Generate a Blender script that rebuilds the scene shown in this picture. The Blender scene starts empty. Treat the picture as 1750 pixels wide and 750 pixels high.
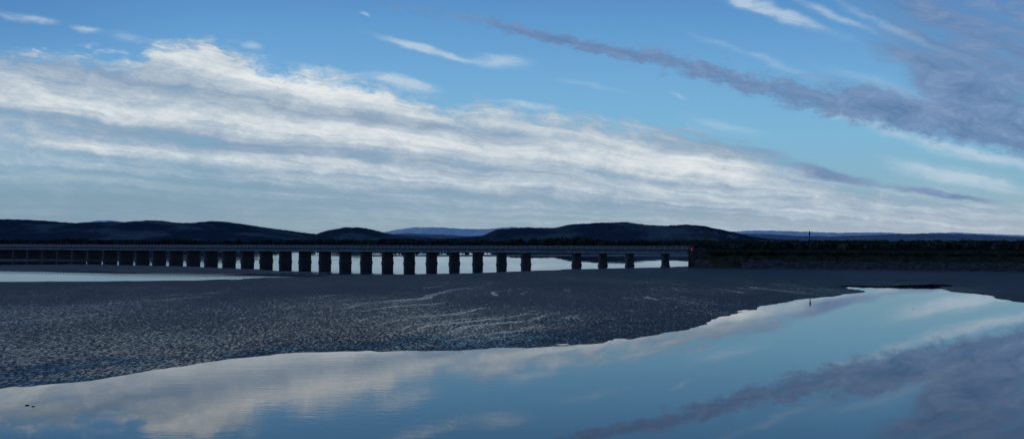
import bpy, math, random
import numpy as np
from mathutils import Vector
random.seed(4); rng=np.random.default_rng(7)
F=1516.0; CX=875.0; HY=410.0; CAMH=8.5
scene=bpy.context.scene
def lin(r,g,b):
    f=lambda c:(c/255/12.92) if c/255<=0.04045 else ((c/255+0.055)/1.055)**2.4
    return (f(r),f(g),f(b),1.0)
# surveyed bearing/depression -> metres on the estuary floor
def gp(x,y):
    d=y-HY; Y=CAMH*F/d
    return ((x-CX)/F*Y, Y)
# ---------------------------------------------------------------- node helper
class X:
    nt=None
    def __init__(s,o): s.o=o
    @staticmethod
    def m(op,*a,clamp=False):
        n=X.nt.nodes.new('ShaderNodeMath'); n.operation=op; n.use_clamp=clamp
        for i,v in enumerate(a):
            if isinstance(v,X): X.nt.links.new(v.o,n.inputs[i])
            else: n.inputs[i].default_value=float(v)
        return X(n.outputs[0])
    def __add__(s,b): return X.m('ADD',s,b)
    __radd__=__add__
    def __mul__(s,b): return X.m('MULTIPLY',s,b)
    __rmul__=__mul__
    def __sub__(s,b): return X.m('SUBTRACT',s,b)
    def __rsub__(s,b): return X.m('SUBTRACT',b,s)
    def __truediv__(s,b): return X.m('DIVIDE',s,b)
    def __rtruediv__(s,b): return X.m('DIVIDE',b,s)
def smooth(a,lo,hi,t0=0.0,t1=1.0):
    n=X.nt.nodes.new('ShaderNodeMapRange'); n.interpolation_type='SMOOTHSTEP'
    X.nt.links.new(a.o,n.inputs[0])
    for i,v in zip((1,2,3,4),(lo,hi,t0,t1)): n.inputs[i].default_value=v
    return X(n.outputs[0])
def comb(a,b,c=0.0):
    n=X.nt.nodes.new('ShaderNodeCombineXYZ')
    for i,v in enumerate((a,b,c)):
        if isinstance(v,X): X.nt.links.new(v.o,n.inputs[i])
        else: n.inputs[i].default_value=float(v)
    return X(n.outputs[0])
def sep(v):
    n=X.nt.nodes.new('ShaderNodeSeparateXYZ'); X.nt.links.new(v,n.inputs[0])
    return [X(o) for o in n.outputs]
def noise(vec,scale=1.0,detail=5,rough=.55,dist=0.0):
    n=X.nt.nodes.new('ShaderNodeTexNoise'); n.noise_dimensions='2D'
    X.nt.links.new(vec.o,n.inputs['Vector'])
    n.inputs['Scale'].default_value=scale; n.inputs['Detail'].default_value=detail
    n.inputs['Roughness'].default_value=rough; n.inputs['Distortion'].default_value=dist
    return X(n.outputs[0])
def cmix(f,a,b,mode='MIX'):
    n=X.nt.nodes.new('ShaderNodeMix'); n.data_type='RGBA'; n.blend_type=mode; n.clamp_factor=True
    for k,v in ((0,f),(6,a),(7,b)):
        if isinstance(v,X): X.nt.links.new(v.o,n.inputs[k])
        else: n.inputs[k].default_value=v
    return X(n.outputs[2])
def ramp(f,pts,lo=0.0,hi=1.0):
    n=X.nt.nodes.new('ShaderNodeValToRGB'); t=(f-lo)/(hi-lo)
    X.nt.links.new(t.o,n.inputs[0]); cr=n.color_ramp
    while len(cr.elements)<len(pts): cr.elements.new(0.5)
    for e,(p,c) in zip(cr.elements,pts):
        e.position=(p-lo)/(hi-lo)
    for e,(p,c) in zip(cr.elements,pts):
        e.color=c if isinstance(c,tuple) else (c,c,c,1)
    return X(n.outputs[0])
# ---------------------------------------------------------------- world sky
world=bpy.data.worlds.new("World"); scene.world=world; world.use_nodes=True
nt=world.node_tree; nt.nodes.clear(); X.nt=nt
try: world.cycles.sampling_method='NONE'
except Exception as ex: print(ex)
SUN_EL=math.radians(12); SUN_ROT=math.radians(-75)
sky=nt.nodes.new('ShaderNodeTexSky'); sky.sky_type='NISHITA'; sky.sun_disc=False
sky.sun_elevation=SUN_EL; sky.sun_rotation=SUN_ROT; sky.air_density=1.0; sky.dust_density=.4; sky.ozone_density=2.5
tc=nt.nodes.new('ShaderNodeTexCoord')
dx,dy,dz=sep(tc.outputs['Generated'])
yy=X.m('MAXIMUM',dy,0.22); zz=X.m('MAXIMUM',dz,0.0)
u=dx/yy; v=zz/yy
w1=noise(comb(u*5,v*12),1,4,.58)-0.5
fine=noise(comb(u*40,v*90),1,5,.7)-0.5
uw=u+w1*0.06
vq=v+w1*0.016+fine*0.004       # streets
vw=v+w1*0.026+fine*0.022       # puffy outlines
q=(vq+0.03)/X.m('MAXIMUM',1.0-uw,0.08)
L=X.m('LOGARITHM',X.m('MAXIMUM',q,0.005),2.718)
streak=noise(comb(L*5.2,uw*1.7),1,5,.6)
streak2=noise(comb(L*13+9,uw*3.6),1,5,.64)
puff=noise(comb(uw*22+40,(vq+uw*.13)*66),1,6,.66,.25)
UQ=comb(uw,q)
def uv(px,py): return ((px-CX)/F,(HY-py)/F)
def blobs(lst):
    "sum of cloud patches aligned with the wind streets: (px,py,rx,ry,weight)"
    acc=None
    for px,py,rx,ry,w in lst:
        u0,v0=uv(px,py); q0=(v0+.03)/(1-u0); sx=F/rx; sy=(1-u0)*F/ry
        n=nt.nodes.new('ShaderNodeVectorMath'); n.operation='MULTIPLY_ADD'; nt.links.new(UQ.o,n.inputs[0]); n.inputs[1].default_value=(sx,sy,0); n.inputs[2].default_value=(-u0*sx,-q0*sy,0)
        d=nt.nodes.new('ShaderNodeVectorMath'); d.operation='DOT_PRODUCT'; nt.links.new(n.outputs[0],d.inputs[0]); nt.links.new(n.outputs[0],d.inputs[1])
        e=X.m('POWER',.3679,X(d.outputs['Value']))
        acc=X.m('MULTIPLY_ADD',e,w,acc if acc is not None else 0.0)
    return acc
# clear air
grad=ramp(v,[(0.0,lin(168,184,194)),(.025,lin(152,180,197)),(.07,lin(134,180,204)),(.12,lin(126,184,219)),(.19,lin(112,172,219)),(.25,lin(94,155,210)),(.32,lin(74,128,190)),(.8,lin(42,84,144))],0,1)
nish=nt.nodes.new('ShaderNodeMix'); nish.data_type='RGBA'; nish.blend_type='MULTIPLY'
nish.inputs[0].default_value=1.0; nt.links.new(sky.outputs[0],nish.inputs[6]); nish.inputs[7].default_value=(.1,.1,.1,1)
base=cmix(0.12,grad,X(nish.outputs[2]))
leftdark=smooth(u,0.3,-.5)*smooth(v,.13,.03)
base=cmix(leftdark*.75,base,lin(118,148,168))
topleft=smooth(u,-.30,-.6)*smooth(v,.15,.27)
base=cmix(topleft*.5,base,lin(72,124,180))
# main bank
ed=[(-60,80),(0,88),(130,96),(225,108),(262,76),(330,74),(400,90),(450,124),(520,124),(620,148),(740,172),(900,196),(1060,215),(1230,236),(1330,275),(1450,312),(1600,338),(1800,356)]
edge=ramp(u,[uv(a,b) for a,b in ed],-.7,.7)
dd=edge-vw
d1=smooth(dd+(puff-.5)*.055,-.012,.018)
t=X.m('DIVIDE',dd,X.m('MAXIMUM',edge,0.02))
tx=streak*0.48+streak2*0.24+puff*.28
cov=smooth(tx,.38,.52)
lowfade=smooth(t+(u*-.35),1.05,.5)
whites=blobs([(100,178,330,16,.9),(470,215,330,16,.75),(860,256,260,18,.7),(1150,282,170,24,.8),(1280,322,150,20,.6),
    (320,95,90,20,.8),(520,150,150,22,.9),(660,182,180,20,.6),(60,240,300,12,.45),(520,275,400,12,.4),(950,300,260,14,.4),(80,72,170,16,.8),(1480,350,160,10,.4),(250,165,120,14,.4),
    (200,290,400,8,.25),(750,330,300,8,.3)])
greys=blobs([(170,125,240,20,1.1),(620,205,200,12,.9),(250,225,380,12,.7),(820,232,200,10,.6),(1220,250,130,22,1.1),(1000,335,380,18,.4),(430,250,300,8,.5)])
d1c=X.m('MINIMUM',d1*(0.55+cov*0.42+whites*.4)*(0.18+0.82*lowfade),1.0)
br=tx*2.3-.64+whites*0.26-greys*0.22-smooth(t-u*.3,.35,.95)*.15+fine*.22
c1=ramp(br,[(.12,lin(130,152,176)),(.36,lin(150,170,191)),(.58,lin(176,192,206)),(.8,lin(208,217,223)),(1.0,lin(230,234,234))])
col=cmix(d1c,base,c1)
hz=smooth(v,.045,.0)*smooth(u,.0,.55)
col=cmix(hz*.6,col,lin(178,186,196))
# pale wisps
wis=blobs([(740,82,110,8,.8),(870,98,40,12,.55),(1290,6,130,16,.85),(1420,24,90,10,.5),(1640,304,120,20,.8),(1470,200,130,12,.35),
   (1700,265,140,14,.7),(150,46,20,8,.6),(70,28,40,8,.5),(622,22,10,5,.6),(412,82,20,7,.7),(680,142,70,12,.8),(890,182,50,9,.7),
   (1160,165,25,6,.45),(220,62,40,12,.45),(520,115,60,6,.4),(15,22,30,8,.5),(1240,215,80,14,.5),(1300,100,160,10,.35),(1560,60,160,12,.5),(1600,180,200,14,.5),(1000,150,90,9,.3)])
wd=smooth(wis*(-.25+puff*1.7+streak2*.8),.10,.9)
col=cmix(wd*.78,col,lin(190,208,224))
# shaded slate clouds
s2=[(560,-40),(760,14),(900,52),(1020,84),(1120,104),(1250,130),(1400,170),(1560,200),(1680,222),(1800,262)]
sc=ramp(u,[uv(a,b) for a,b in s2],-.7,.7)
wid=ramp(u,[(-.2,.007),(.1,.010),(.3,.014),(.6,.020)],-.7,.7)
vk=v+w1*.020+fine*.034
k=(vk-sc)/wid
dark=X.m('POWER',.3679,k*k)*smooth(u,-.25,.2)
mass=smooth(u+(v-.2)*.5+w1*.16,.35,.52)*smooth(vk-sc,-.012,.02)*smooth(v,.40,.18,.35,1.0)
dd2=dark*.9+mass*.76+blobs([(1420,300,90,11,.9),(1620,334,90,6,.9),(1490,160,130,18,.5),(1540,100,120,24,.3),(960,70,120,8,.4),(1290,262,90,12,.4),(700,12,90,10,.3),(1680,170,120,26,.45)])
dd3=smooth(dd2*(-0.50+streak2*1.0+puff*1.8+streak*.4),.15,1.0)
slate=cmix(puff*1.8-.45,lin(82,110,154),lin(132,154,190))
col=cmix(dd3*.84,col,slate)
bg=nt.nodes.new('ShaderNodeBackground'); nt.links.new(col.o,bg.inputs[0]); bg.inputs[1].default_value=1.0
wo=nt.nodes.new('ShaderNodeOutputWorld'); nt.links.new(bg.outputs[0],wo.inputs[0])
# ---------------------------------------------------------------- sun
sl=bpy.data.lights.new("sun",'SUN'); sl.energy=.4; sl.angle=math.radians(6); sl.color=(1,.9,.8)
so=bpy.data.objects.new("sun",sl); scene.collection.objects.link(so)
az=SUN_ROT
sd_=Vector((math.sin(az)*math.cos(SUN_EL),math.cos(az)*math.cos(SUN_EL),math.sin(SUN_EL)))
so.rotation_euler=sd_.to_track_quat('Z','Y').to_euler()
# ---------------------------------------------------------------- camera
cd=bpy.data.cameras.new("camera"); cam=bpy.data.objects.new("camera",cd); scene.collection.objects.link(cam)
cam.location=(0,0,CAMH); cam.rotation_euler=(math.radians(90)+math.atan(35/F),0,0)
cd.sensor_width=36; cd.lens=36*F/1750; cd.clip_start=.5; cd.clip_end=60000; scene.camera=cam
scene.view_settings.view_transform='Standard'
# ---------------------------------------------------------------- materials
def mat(name):
    m=bpy.data.materials.new(name); m.use_nodes=True; m.node_tree.nodes.clear(); X.nt=m.node_tree
    return m
def principled(col,rough,bumpH=None,bs=.3,bd=.1,spec=.5,metal=0,ior=1.5):
    nt=X.nt; p=nt.nodes.new('ShaderNodeBsdfPrincipled')
    for k,vv in (('Base Color',col),('Roughness',rough),('Specular IOR Level',spec)):
        if isinstance(vv,X): nt.links.new(vv.o,p.inputs[k])
        else: p.inputs[k].default_value=vv
    p.inputs['Metallic'].default_value=metal; p.inputs['IOR'].default_value=ior
    if bumpH is not None:
        b=nt.nodes.new('ShaderNodeBump'); b.inputs['Strength'].default_value=bs; b.inputs['Distance'].default_value=bd
        nt.links.new(bumpH.o,b.inputs['Height']); nt.links.new(b.outputs[0],p.inputs['Normal'])
    return p
def out(sh):
    o=X.nt.nodes.new('ShaderNodeOutputMaterial'); X.nt.links.new(sh,o.inputs[0])
def pos():
    g=X.nt.nodes.new('ShaderNodeNewGeometry'); return g.outputs['Position']
def simple(name,c1,c2,scale,rough=.8,bs=.4,bd=.1,spec=.3,stretch=(1,1,1),lo=.35,hi=.65):
    m=mat(name); x,y,z=sep(pos()); vec=comb(x*stretch[0],y*stretch[1],z*stretch[2])
    n=noise(vec,scale,5,.6); X.nt.nodes[-1].noise_dimensions='3D'; c=cmix(smooth(n,lo,hi),c1,c2)
    if bs<=0: out(principled(c,rough,None,spec=spec).outputs[0])
    else: out(principled(c,rough,n,bs,bd,spec).outputs[0])
    return m
# water
m_water=mat("estuary_water"); x,y,z=sep(pos())
n1=noise(comb(x*.3,y*1.0),1,3,.5); n2=noise(comb(x*1.1,y*4.5),1,2,.5)
calm=noise(comb(x*.03,y*.05),1,2,.5); calm=smooth(calm,.42,.62,.12,1.0)*smooth(x+y*.15,22,-6,.2,1.0)
H=(n1*.5+n2*.25)*calm
out(principled(lin(26,38,58),.006,H,.5,.011,.5,0,1.54).outputs[0])
# mud
m_mud=mat("tidal_mud"); x,y,z=sep(pos())
at=X.nt.nodes.new('ShaderNodeAttribute'); at.attribute_name='zone'; zr,zg,zb=sep(at.outputs['Color'])
rx=x+18.0; ry=y-245.0
wv=noise(comb(x*.03,y*.03),1,2,.5)-.5
th=X.m('ARCTAN2',rx,ry*(-1.0)); rr=X.m('SQRT',rx*rx+ry*ry)
th2=th+rr*0.0030+wv*.12
st=noise(comb(th2*60,rr*.014),1,3,.6)
macro=noise(comb(x*.045,y*.03),1,3,.5)
cell=noise(comb(x*3.8,y*2.0),1,4,.75)
cell2=noise(comb(x*.9,y*.4),1,3,.6)
nearleft=smooth(y,150,58)*smooth(x-y*.12,30,-34)
bias=smooth(st,.54,.72)*smooth(macro,.40,.6)*.115*smooth(y,58,90)*smooth(y,200,140)*smooth(x,-70,-20)+nearleft*.085+(macro-.5)*.11+smooth(y,230,110)*.022
pm=smooth(cell*.85+cell2*.15+bias,.59,.71)*(1.0-zr)*(1.0-zg)
mudc=cmix(macro,lin(46,43,50),lin(60,55,60))
mudc=cmix(zg,mudc,lin(78,71,76))
mudc=cmix(cell*1.6-.3,cmix(.45,mudc,(0,0,0,1)),mudc)
grass=cmix(noise(comb(x*.02,y*.02),1,4,.6),lin(22,27,24),lin(38,42,34))
mudc=cmix(zr,mudc,grass)
bh=cell*.5+cell2*.5
mud=principled(mudc,.65,bh,.9,.22,(1.0-zr)*.17)
pud=principled(lin(30,34,44),.10,cell2,.25,.04,.5,0,1.36)
mx=X.nt.nodes.new('ShaderNodeMixShader'); X.nt.links.new((pm*.72).o,mx.inputs[0]); X.nt.links.new(mud.outputs[0],mx.inputs[1]); X.nt.links.new(pud.outputs[0],mx.inputs[2])
out(mx.outputs[0])
m_hill=simple("wooded_hill",lin(52,60,72),lin(90,96,98),.006,.95,.0,.1,0,lo=.45,hi=.64)  # forest and field tones, lifted and blued to stand in for air haze
m_hill_mid_hazed=simple("hill_mid_hazed",lin(112,120,134),lin(124,132,144),.004,.95,0,.1,0)  # aerial haze painted into the base colour of the middle ridges
m_hill_far_hazed=simple("hill_far_hazed",lin(214,216,218),lin(224,224,224),.002,.95,0,.1,0)  # near-white base colour imitates thick haze over the farthest ridges
m_tree=simple("foliage",lin(34,42,32),lin(54,60,44),.6,.9,0,.1,.1)
m_woodland=simple("woodland_foliage",lin(44,52,50),lin(62,70,62),.1,.9,0,.1,.0)  # foliage tone pushed bluish, distance haze put into the colour
m_brick=simple("pier_brick",lin(82,73,72),lin(116,106,104),1.3,.9,.6,.08,.2,(1,1,2.5))
m_steel=simple("girder_paint",lin(122,130,140),lin(152,160,168),.8,.6,.1,.02,.4)
m_rail=simple("galvanised_rail",lin(140,146,154),lin(170,176,182),2,.5,.1,.01,.4)
m_deckdark=simple("ballast",lin(70,66,66),lin(100,96,92),3,.9,.5,.05,.2)
m_stone=simple("rubble_stone",lin(48,45,46),lin(80,75,72),.8,.92,.9,.25,.1,(1,1,1.6))
m_bank=simple("embankment_grass",lin(36,40,32),lin(58,60,46),.5,.95,.8,.3,.0)
# ---------------------------------------------------------------- numpy noise
def vnoise(a,b,seed=0):
    r=np.random.default_rng(seed); T=r.random((256,256))
    ai=np.floor(a).astype(np.int64); bi=np.floor(b).astype(np.int64); fa=a-ai; fb=b-bi
    fa=fa*fa*(3-2*fa); fb=fb*fb*(3-2*fb)
    g=lambda i,j:T[i%256,j%256]
    return (g(ai,bi)*(1-fa)+g(ai+1,bi)*fa)*(1-fb)+(g(ai,bi+1)*(1-fa)+g(ai+1,bi+1)*fa)*fb-.5
def fbm(a,b,seed=0,o=4):
    s=0;k=1
    for i in range(o): s=s+vnoise(a*2**i+i*17.3,b*2**i+i*9.1,seed+i)*k; k*=.5
    return s
def grid_mesh(name,V,nu,nv,material,col=None,smooth_=True):
    me=bpy.data.meshes.new(name); me.vertices.add(nu*nv); me.vertices.foreach_set('co',V.astype(np.float32).ravel())
    idx=np.arange(nu*nv).reshape(nv,nu); Q=np.stack([idx[:-1,:-1],idx[:-1,1:],idx[1:,1:],idx[1:,:-1]],-1).reshape(-1,4)
    me.loops.add(Q.size); me.loops.foreach_set('vertex_index',Q.ravel()); me.polygons.add(len(Q))
    me.polygons.foreach_set('loop_start',np.arange(len(Q))*4); me.polygons.foreach_set('loop_total',np.full(len(Q),4))
    me.update(calc_edges=True)
    if smooth_: me.polygons.foreach_set('use_smooth',np.ones(len(Q),bool))
    if col is not None:
        a=me.color_attributes.new('zone','FLOAT_COLOR','POINT'); a.data.foreach_set('color',col.astype(np.float32).ravel())
    me.materials.append(material); o=bpy.data.objects.new(name,me); scene.collection.objects.link(o); return o
def sdf(PX,PY,poly):
    "positive inside"
    P=np.array(poly); n=len(P); d=np.full(PX.shape,1e18); ins=np.zeros(PX.shape,bool)
    for i in range(n):
        ax,ay=P[i]; bx,by=P[(i+1)%n]; ex,ey=bx-ax,by-ay
        wx,wy=PX-ax,PY-ay; tt=np.clip((wx*ex+wy*ey)/(ex*ex+ey*ey+1e-9),0,1)
        d=np.minimum(d,(wx-ex*tt)**2+(wy-ey*tt)**2)
        c=((ay>PY)!=(by>PY)); 
        with np.errstate(divide='ignore',invalid='ignore'):
            xi=(bx-ax)*(PY-ay)/((by-ay) if by!=ay else 1e-9)+ax
        ins^=(c&(PX<xi))
    return np.where(ins,1,-1)*np.sqrt(d)
main=[gp(*p) for p in [(-1400,800),(-500,715),(0,662),(150,646),(280,629),(400,613),(500,604),(640,598),(800,596),(900,594),(1000,588),(1080,580),(1120,572),(1160,562),(1200,549),(1250,536),(1300,524),(1350,515),(1400,508),(1440,502),(1472,497),(1455,492),(1400,489),(1440,487),(1500,490),(1560,486),(1610,485),(1620,488),(1590,492),(1600,497),(1650,501),(1700,508),(1750,516),(2000,545),(3000,640),
   (3400,470),(2400,462),(1750,459),(1180,455),(1140,457),(1050,458),(980,460),(900,463),(780,467),(600,470),(480,474),(330,479),(150,481),(0,481),(-900,500)]]
bar=[gp(*p) for p in [(-1200,452),(0,453),(180,452),(330,455),(480,462),(560,466),(300,467),(100,463),(0,463),(-1200,468)]]
bar2=[gp(*p) for p in [(500,436.5),(900,435),(1250,434),(1250,438),(900,437.5),(700,438)]]
bar3=[gp(*p) for p in [(-1200,441),(0,440),(300,441),(500,443),(300,445),(0,446),(-1200,446)]]
sand=[gp(*p) for p in [(1300,460),(1380,468),(1440,478),(1500,482),(1620,480),(1650,500),(1750,516),(3000,640),(3400,470),(1750,459)]]
land=[(-9000,20000)]+[gp(*p) for p in [(-1600,432),(0,430.5),(300,430),(600,429),(900,428.5),(1180,429.5),(1205,440),(1200,452),(1750,457),(3000,466),(5000,480)]]+[(20000,20000)]
rows=np.concatenate([np.linspace(600,70,520),np.linspace(69.5,20,200),np.geomspace(19.8,.6,60)])
Y=CAMH*F/rows
U=np.concatenate([np.linspace(-2.2,-.62,90,endpoint=False),np.linspace(-.62,.62,900,endpoint=False),np.linspace(.62,2.2,90)])
nu=len(U); nv=len(Y); PXg=np.outer(Y,U); PYg=np.repeat(Y[:,None],nu,1)
wob=fbm(PXg*.12,PYg*.08,11,4)*2.6*np.clip(PYg/120,.4,1.5)+fbm(PXg*.9,PYg*.6,31,3)*.7
sm=sdf(PXg,PYg,main); sb=sdf(PXg,PYg,bar); sb2=sdf(PXg,PYg,bar2); sb3=sdf(PXg,PYg,bar3)
s=np.maximum(np.maximum(sm,sb),np.maximum(sb2,sb3))+wob
sland=sdf(PXg,PYg,land)+fbm(PXg*.01,PYg*.01,5)*12
ssand=sdf(PXg,PYg,sand)
h=np.clip(s*.035,-.5,.28)+np.clip(s,0,1)*(fbm(PXg*.25,PYg*.15,3)*.10)
h=np.where(s<-.5,np.minimum(h,-.03),h)
h=np.maximum(h,np.clip(sland*.05,-.5,1.2))
V=np.stack([PXg,PYg,h],-1)
C=np.zeros((nv,nu,4)); C[...,3]=1; C[...,0]=np.clip(sland/4,0,1); C[...,1]=np.clip((ssand+6)/18,0,1)
grid_mesh("mudflat_ground",V.reshape(-1,3),nu,nv,m_mud,C.reshape(-1,4))
me=bpy.data.meshes.new("estuary_water"); me.from_pydata([(-9000,-50,0),(9000,-50,0),(9000,9000,0),(-9000,9000,0)],[],[(0,1,2,3)])
me.materials.append(m_water); scene.collection.objects.link(bpy.data.objects.new("estuary_water",me))
# ---------------------------------------------------------------- hills
def hill(name,D,prof,depth,material,seed,rough=2.5):
    P=np.array(prof,float); uu=(P[:,0]-CX)/F; hh=(HY-P[:,1])/F*D+CAMH
    xs=np.linspace(uu[0]*D,uu[-1]*D,700); H=np.interp(xs,uu*D,hh)
    ker=np.hanning(15); ker/=ker.sum(); H=np.convolve(np.pad(H,7,'edge'),ker,'valid')
    ts=np.linspace(-1,1.0,40); XX=np.repeat(xs[None],40,0); TT=np.repeat(ts[:,None],700,1)
    YY=D+TT*depth
    cross=np.where(TT<0,(1-TT**2)**1.1,1-TT**2)
    sc=D/2500
    Z=H[None]*cross*(1+fbm(XX/(160*sc),YY/(160*sc),seed)*.25*(1-cross))
    Z=Z+fbm(XX/(14*sc),YY/(14*sc),seed+3,3)*rough*sc*np.clip(cross*3,0,1)
    Z-=1.5
    grid_mesh(name,np.stack([XX,YY,Z],-1).reshape(-1,3),700,40,material)
hill("distant_hill",9000,[(100,402),(135,381),(185,376),(230,382),(300,402),(600,406),(660,396),(700,389),(745,388),(790,391),(830,392),(870,388),(920,390),(1000,400),(1200,400),(1240,396),(1300,394),(1350,395),(1420,398),(1500,397),(1560,400),(1620,397),(1700,401),(1800,404),(2100,400),(2400,409)],900,m_hill_far_hazed,1,3)
hill("distant_hill",6000,[(560,409),(620,404),(690,399),(760,401),(820,405),(900,408),(1150,408),(1220,401),(1290,399),(1350,403),(1420,404),(1480,402),(1560,399),(1640,400),(1700,404),(1800,408),(2200,404),(2600,409)],700,m_hill_mid_hazed,2,3)
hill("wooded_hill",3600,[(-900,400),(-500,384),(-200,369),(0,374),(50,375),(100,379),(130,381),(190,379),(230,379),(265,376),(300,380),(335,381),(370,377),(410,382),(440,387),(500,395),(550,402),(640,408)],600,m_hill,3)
hill("wooded_hill",3000,[(500,409),(545,402),(560,394),(590,388),(615,388),(640,393),(670,400),(720,404),(760,408)],300,m_hill,4)
hill("wooded_hill",2600,[(700,409),(780,406),(825,402),(850,391),(900,388),(945,389),(975,383),(1020,380),(1070,379),(1105,384),(1140,385),(1170,383),(1195,385),(1225,391),(1255,399),(1290,406),(1340,409)],350,m_hill,5)
def scatter_quads(name,pts,sizes,material,seed=0):
    r=np.random.default_rng(seed); n=len(pts); a=r.normal(size=(n,3)); a/=np.linalg.norm(a,axis=1)[:,None]
    b=r.normal(size=(n,3)); b-=a*(a*b).sum(1)[:,None]; b/=np.linalg.norm(b,axis=1)[:,None]
    s_=np.array(sizes)[:,None]
    V=np.stack([pts-a*s_,pts+b*s_*.7,pts+a*s_,pts-b*s_*.7],1).reshape(-1,3)
    me=bpy.data.meshes.new(name); me.vertices.add(len(V)); me.vertices.foreach_set('co',V.astype(np.float32).ravel())
    me.loops.add(n*4); me.loops.foreach_set('vertex_index',np.arange(n*4)); me.polygons.add(n)
    me.polygons.foreach_set('loop_start',np.arange(n)*4); me.polygons.foreach_set('loop_total',np.full(n,4))
    me.update(calc_edges=True); me.materials.append(material)
    o=bpy.data.objects.new(name,me); scene.collection.objects.link(o); return o
def tree_mass(name,specs,per,material,seed):
    r=np.random.default_rng(seed); P=[];S=[]
    for (x,y,z0,hh,w) in specs:
        k=r.normal(size=(per,3)); k/=np.linalg.norm(k,axis=1)[:,None]; k*=(r.random((per,1))**.4)
        p=np.array([x,y,z0+hh*.52])+k*np.array([w*.55,w*.55,hh*.5])
        P.append(p); S.append(r.uniform(.10,.24,per)*w)
    return scatter_quads(name,np.concatenate(P),np.concatenate(S),material,seed)
# limestone scar on the hillside
m_scar=simple("limestone_scar",lin(140,144,150),lin(66,74,78),.03,.9,0,.5,.1,lo=.4,hi=.6)
r=np.random.default_rng(77); n=260; px=r.uniform(1195,1262,n); yy_=2270+r.uniform(-30,30,n)
zz_=np.interp(px,[1195,1262],[32,14])+r.normal(0,2.2,n)
sc_pts=np.stack([(px-CX)/F*yy_,yy_,zz_],1)
# far shore woodland
sp=[]
for i in range(900):
    px=rng.uniform(-500,1300); D=rng.uniform(900,1700); hmax=6+5*abs(fbm(np.array([px*.01]),np.array([1.]),8)[0])*2
    sp.append(((px-CX)/F*D,D,1.0,rng.uniform(.6,1)*hmax,rng.uniform(6,14)))
tree_mass("distant_trees",sp,45,m_woodland,3)
sp=[]
for i in range(1100):
    px=rng.uniform(1150,2600); D=rng.uniform(700,1900)
    sp.append(((px-CX)/F*D,D,1.0,rng.uniform(3.5,7)*(.7 if D<1000 else 1),rng.uniform(8,18)))
tree_mass("distant_trees",sp,45,m_woodland,5)
# ---------------------------------------------------------------- viaduct
A0=np.array([.1636*286,286.0]); ST=np.array([-8.4,3.58]); dirv=ST/np.linalg.norm(ST); nrm=np.array([-dirv[1],dirv[0]]); 
if nrm[1]<0: nrm=-nrm
def at_n(n,off=0,z=0):
    p=A0+ST*n+nrm*off; return (p[0],p[1],z)
class MB:
    def __init__(s): s.v=[];s.f=[]
    def prism(s,c,z0,z1,la,lb,taper=0,ends=False):
        b=len(s.v)
        base=[(-la/2,-lb/2),(la/2,-lb/2),(la/2,lb/2),(-la/2,lb/2)]
        if ends: base=[(-la/2,-lb/2+la*.5),(-la*.22,-lb/2),(la*.22,-lb/2),(la/2,-lb/2+la*.5),(la/2,lb/2-la*.5),(la*.22,lb/2),(-la*.22,lb/2),(-la/2,lb/2-la*.5)]
        n=len(base)
        for z,k in ((z0,1+taper),(z1,1)):
            for a,bb in base:
                p=np.array(c[:2])+dirv*a*k+nrm*bb*(1+(k-1)*.3); s.v.append((p[0],p[1],z))
        s.f.append(tuple(b+i for i in range(n))[::-1]); s.f.append(tuple(b+n+i for i in range(n)))
        for i in range(n): j=(i+1)%n; s.f.append((b+i,b+j,b+n+j,b+n+i))
    def beam(s,p,q_,w,h):
        p=np.array(p);q_=np.array(q_); b=len(s.v); d=q_-p; d/=np.linalg.norm(d); side=np.cross(d,(0,0,1.)); side/=np.linalg.norm(side)+1e-9; up=np.cross(side,d)
        for c in (p,q_):
            for a,e in ((-1,-1),(1,-1),(1,1),(-1,1)): s.v.append(tuple(c+side*a*w/2+up*e*h/2))
        s.f+= [(b,b+1,b+2,b+3),(b+7,b+6,b+5,b+4)]+[(b+i,b+4+i,b+4+(i+1)%4,b+(i+1)%4) for i in range(4)]
    def obj(s,name,material,parent=None):
        me=bpy.data.meshes.new(name); me.from_pydata(s.v,[],s.f); me.materials.append(material); me.update()
        import bmesh
        bm=bmesh.new(); bm.from_mesh(me); bmesh.ops.recalc_face_normals(bm,faces=bm.faces); bm.to_mesh(me); bm.free()
        o=bpy.data.objects.new(name,me); scene.collection.objects.link(o)
        if parent: o.parent=parent
        return o
def empty(name):
    e=bpy.data.objects.new(name,None); scene.collection.objects.link(e); return e
o=scatter_quads("limestone_scar",sc_pts,r.uniform(.8,2.4,n),m_scar,12)
via=empty("railway_viaduct")
ns=[-.29]+[n for n in range(1,53) if n!=4]; NA=-1.18; NE=53
piers=MB(); caps=MB()
for n in ns:
    c=at_n(n); piers.prism(c,-1.2,3.85,1.15+random.uniform(-.05,.1),7.3,.08,True); piers.prism(c,-1.2,.5+random.uniform(-.15,.2),1.6,7.8,.05,True)
    caps.prism(c,3.855,4.22,1.45,8.3,0,False)
piers.obj("piers",m_brick,via); caps.obj("pier_caps",m_brick,via)
g=MB()
for off in (-4.0,-1.5,1.5,4.0):
    allp=[NA]+ns+[NE]
    for a,b in zip(allp[:-1],allp[1:]):
        e=.012
        g.beam(at_n(a+e,off,4.65),at_n(b-e,off,4.65),.35,.82)
        if abs(off)==4.0:
            o2=off*1.055
            g.beam(at_n(a+e,o2,4.29),at_n(b-e,o2,4.29),.5,.09); g.beam(at_n(a+e,o2,5.01),at_n(b-e,o2,5.01),.5,.09)
            for kx in range(1,6):
                tt=a+(b-a)*kx/6; g.beam(at_n(tt,off*1.06,4.34),at_n(tt+.0001,off*1.06,4.96),.12,.12)
g.obj("girders",m_steel,via)
dk=MB(); dk.beam(at_n(NA,0,5.22),at_n(NE,0,5.22),9.2,.30); dk.obj("deck",m_deckdark,via)
tr=MB()
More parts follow.
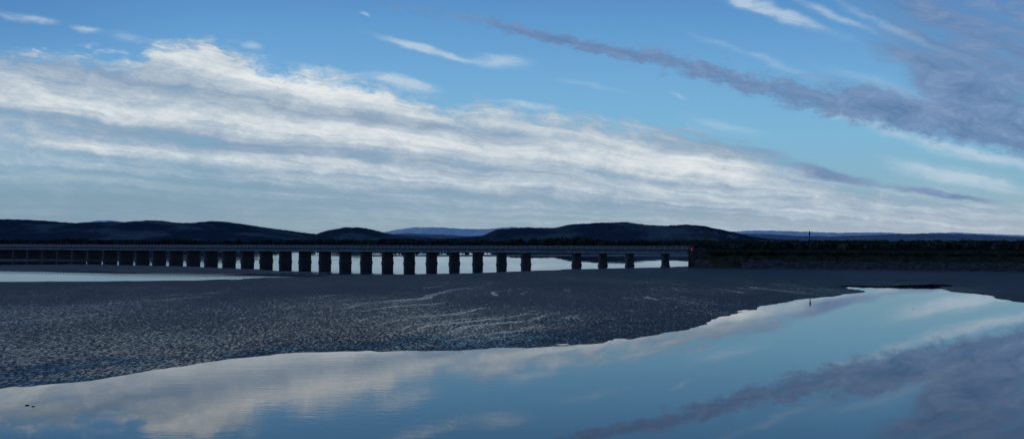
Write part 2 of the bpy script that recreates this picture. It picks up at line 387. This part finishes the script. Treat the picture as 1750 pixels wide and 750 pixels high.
for off in (-2.5,-1.07,1.07,2.5): tr.beam(at_n(NA,off,5.52),at_n(NE,off,5.52),.07,.15)
nn=NA
while nn<NE:
    for off in (-1.78,1.78): tr.beam(at_n(nn,off-1.25,5.41),at_n(nn,off+1.25,5.41),.26,.07)
    nn+=.08
tr.obj("track",m_deckdark,via)
rl=MB()
for off in (-4.5,4.5):
    for z in (5.72,6.08,6.45): rl.beam(at_n(NA,off,z),at_n(NE,off,z),.07,.07)
    nn=NA
    while nn<NE:
        rl.prism(at_n(nn,off),5.373,6.5,.09,.09)
        nn+=.2
rl.obj("railings",m_rail,via)
ab=MB(); ab.prism(at_n(NA-.35),-1,5.05,5.6,10.5,.05); ab.prism(at_n(NA-.35,-4.9),5.055,6.0,5.0,.5); ab.prism(at_n(NA-.35,4.9),5.055,6.0,5.0,.5)
ab.obj("abutment",m_stone,via)
# embankment as a noisy loft
sec=[(-16,-.6),(-14,.5),(-12.5,1.4),(-9.5,3.2),(-7.6,4.3),(-6.4,4.9),(-5,5.25),(0,5.35),(5,5.25),(9,3.5),(14,.5),(17,-.6)]
SS=np.array(sec,float); tt=np.linspace(0,len(sec)-1,60); so_=np.interp(tt,range(len(sec)),SS[:,0]); sz_=np.interp(tt,range(len(sec)),SS[:,1])
nls=-NA+.30; N=np.linspace(nls,60,900)
VV=np.zeros((900,60,3)); 
for i,n in enumerate(N):
    k=min(1,(n-nls)/1.5+.15)
    P=A0[None]-ST[None]*n+nrm[None]*so_[:,None]*(.35+.65*k if n<nls+1.3 else 1)
    VV[i,:,0]=P[:,0];VV[i,:,1]=P[:,1];VV[i,:,2]=sz_
nz=fbm(VV[...,0]*.5+VV[...,1]*.3,VV[...,2]*.8+VV[...,1]*.4,41,4)
VV[...,2]+=nz*.35*np.clip((VV[...,2]+.6)/2,0,1); VV[...,0]+=nz*.3
grid_mesh("railway_embankment",VV.reshape(-1,3),60,900,m_bank)
sw=np.linspace(-17,-11.2,14); wz=np.interp(sw,[-17,-11.2],[-.3,2.3]); W=np.zeros((900,14,3))
for i,n in enumerate(N):
    P=A0[None]-ST[None]*n+nrm[None]*sw[:,None]*(1 if n>nls+2 else .5+.5*(n-nls)/2); W[i,:,0]=P[:,0];W[i,:,1]=P[:,1];W[i,:,2]=wz
nz=fbm(W[...,0]*1.2,W[...,2]*2+W[...,1]*1.2,51,3); W[...,2]+=nz*.5+.12
grid_mesh("stone_revetment",W.reshape(-1,3),14,900,m_stone,smooth_=False)
# bushes on bank
def bank_pt(px,off,z):
    uu=(px-CX)/F; m=(uu-.1636)/(.02935+uu*.0125); p=A0-ST*m+nrm*off; return (p[0],p[1],z)
for (px,w,hh) in ((1296,6,4.4),(1316,6,3.4),(1272,5,2.6),(1250,4,1.6)):
    p=bank_pt(px,8,2.5); tree_mass("bush",[(p[0]+rng.uniform(-w,w)*.35,p[1]+rng.uniform(-2,2),p[2]+rng.uniform(0,.8),hh*rng.uniform(.6,1.1),w*.8) for _ in range(7)],130,m_tree,int(px))
# rough grass and scrub along the embankment shoulder
sp=[]
for i in range(700):
    px=rng.uniform(1215,2100); p=bank_pt(px,rng.uniform(-8,-5.2),4.2); sp.append((p[0],p[1],p[2]+rng.uniform(-.3,.2),rng.uniform(.3,.8),rng.uniform(.7,2.0)))
tree_mass("scrub",sp,40,m_tree,9)
# signal mast
m_post=simple("mast_steel",lin(40,42,46),lin(66,68,72),3,.6)
ms=empty("signal_mast"); b=bank_pt(1385,-3.6,0); q1=MB()
q1.prism(b,5.0,11.2,.24,.24); q1.prism(b,5.0,5.5,.6,.6); q1.obj("post",m_post,ms)
q1=MB(); q1.prism(b,9.9,10.9,.42,.3); q1.prism(b,8.3,8.38,1.0,.8); q1.obj("signal_head",m_post,ms)
q1=MB()
for k in range(12): q1.prism((b[0]+.35,b[1]-.1),5.6+k*.4,5.64+k*.4,.4,.05)
q1.obj("ladder",m_post,ms)
rs=empty("railway_signal"); b=at_n(NA-.15,-5.0); q1=MB(); q1.prism(b,5.3,6.6,.12,.12); q1.obj("post",m_post,rs)
b2=at_n(NA-.15,-5.15); q1=MB(); q1.prism((b2[0],b2[1]),5.35,5.85,.4,.2); q1.obj("housing",m_post,rs)
ml=mat("red_lamp"); em=X.nt.nodes.new('ShaderNodeEmission'); em.inputs[0].default_value=(1,.04,.06,1); em.inputs[1].default_value=1.0; out(em.outputs[0])
bpy.ops.mesh.primitive_uv_sphere_add(segments=16,ring_count=8,radius=.17,location=(b2[0],b2[1]-.18,5.6)); o=bpy.context.object; o.name="lamp_lens"; o.scale=(1,.5,1); o.data.materials.append(ml); o.parent=rs
for (px,py,s_) in ((50,691,.09),(60,693,.07)):
    X0,Y0=gp(px,py); bpy.ops.mesh.primitive_ico_sphere_add(subdivisions=3,radius=s_,location=(X0,Y0,.0)); o=bpy.context.object; o.name="stone"
    for vv in o.data.vertices: vv.co*=1+.25*math.sin(vv.co.x*31+vv.co.y*17)*math.cos(vv.co.z*23); 
    o.scale=(1.3,.9,.5); o.data.materials.append(m_stone)
# gull in flight over the estuary
bm_v=[(0,-.25,0),(0,.3,.02),(.05,0,.05),(-.05,0,.05),(0,0,-.07),(.35,.06,.16),(-.35,.06,.16),(.75,-.05,.05),(-.75,-.05,.05),(.05,.12,.03),(-.05,.12,.03),(.05,-.12,.03),(-.05,-.12,.03)]
bm_f=[(0,2,4),(0,3,4),(1,2,4),(1,3,4),(0,2,3),(1,2,3),(9,5,11),(10,6,12),(9,5,7),(11,5,7),(10,6,8),(12,6,8)]
me=bpy.data.meshes.new("gull"); me.from_pydata(bm_v,[],bm_f); me.materials.append(m_post); o=bpy.data.objects.new("gull",me); scene.collection.objects.link(o)
D=320; o.location=((1559-CX)/F*D,D,CAMH+(HY-373)/F*D); o.rotation_euler=(0,.25,.4)
print("VERTS",nu*nv)
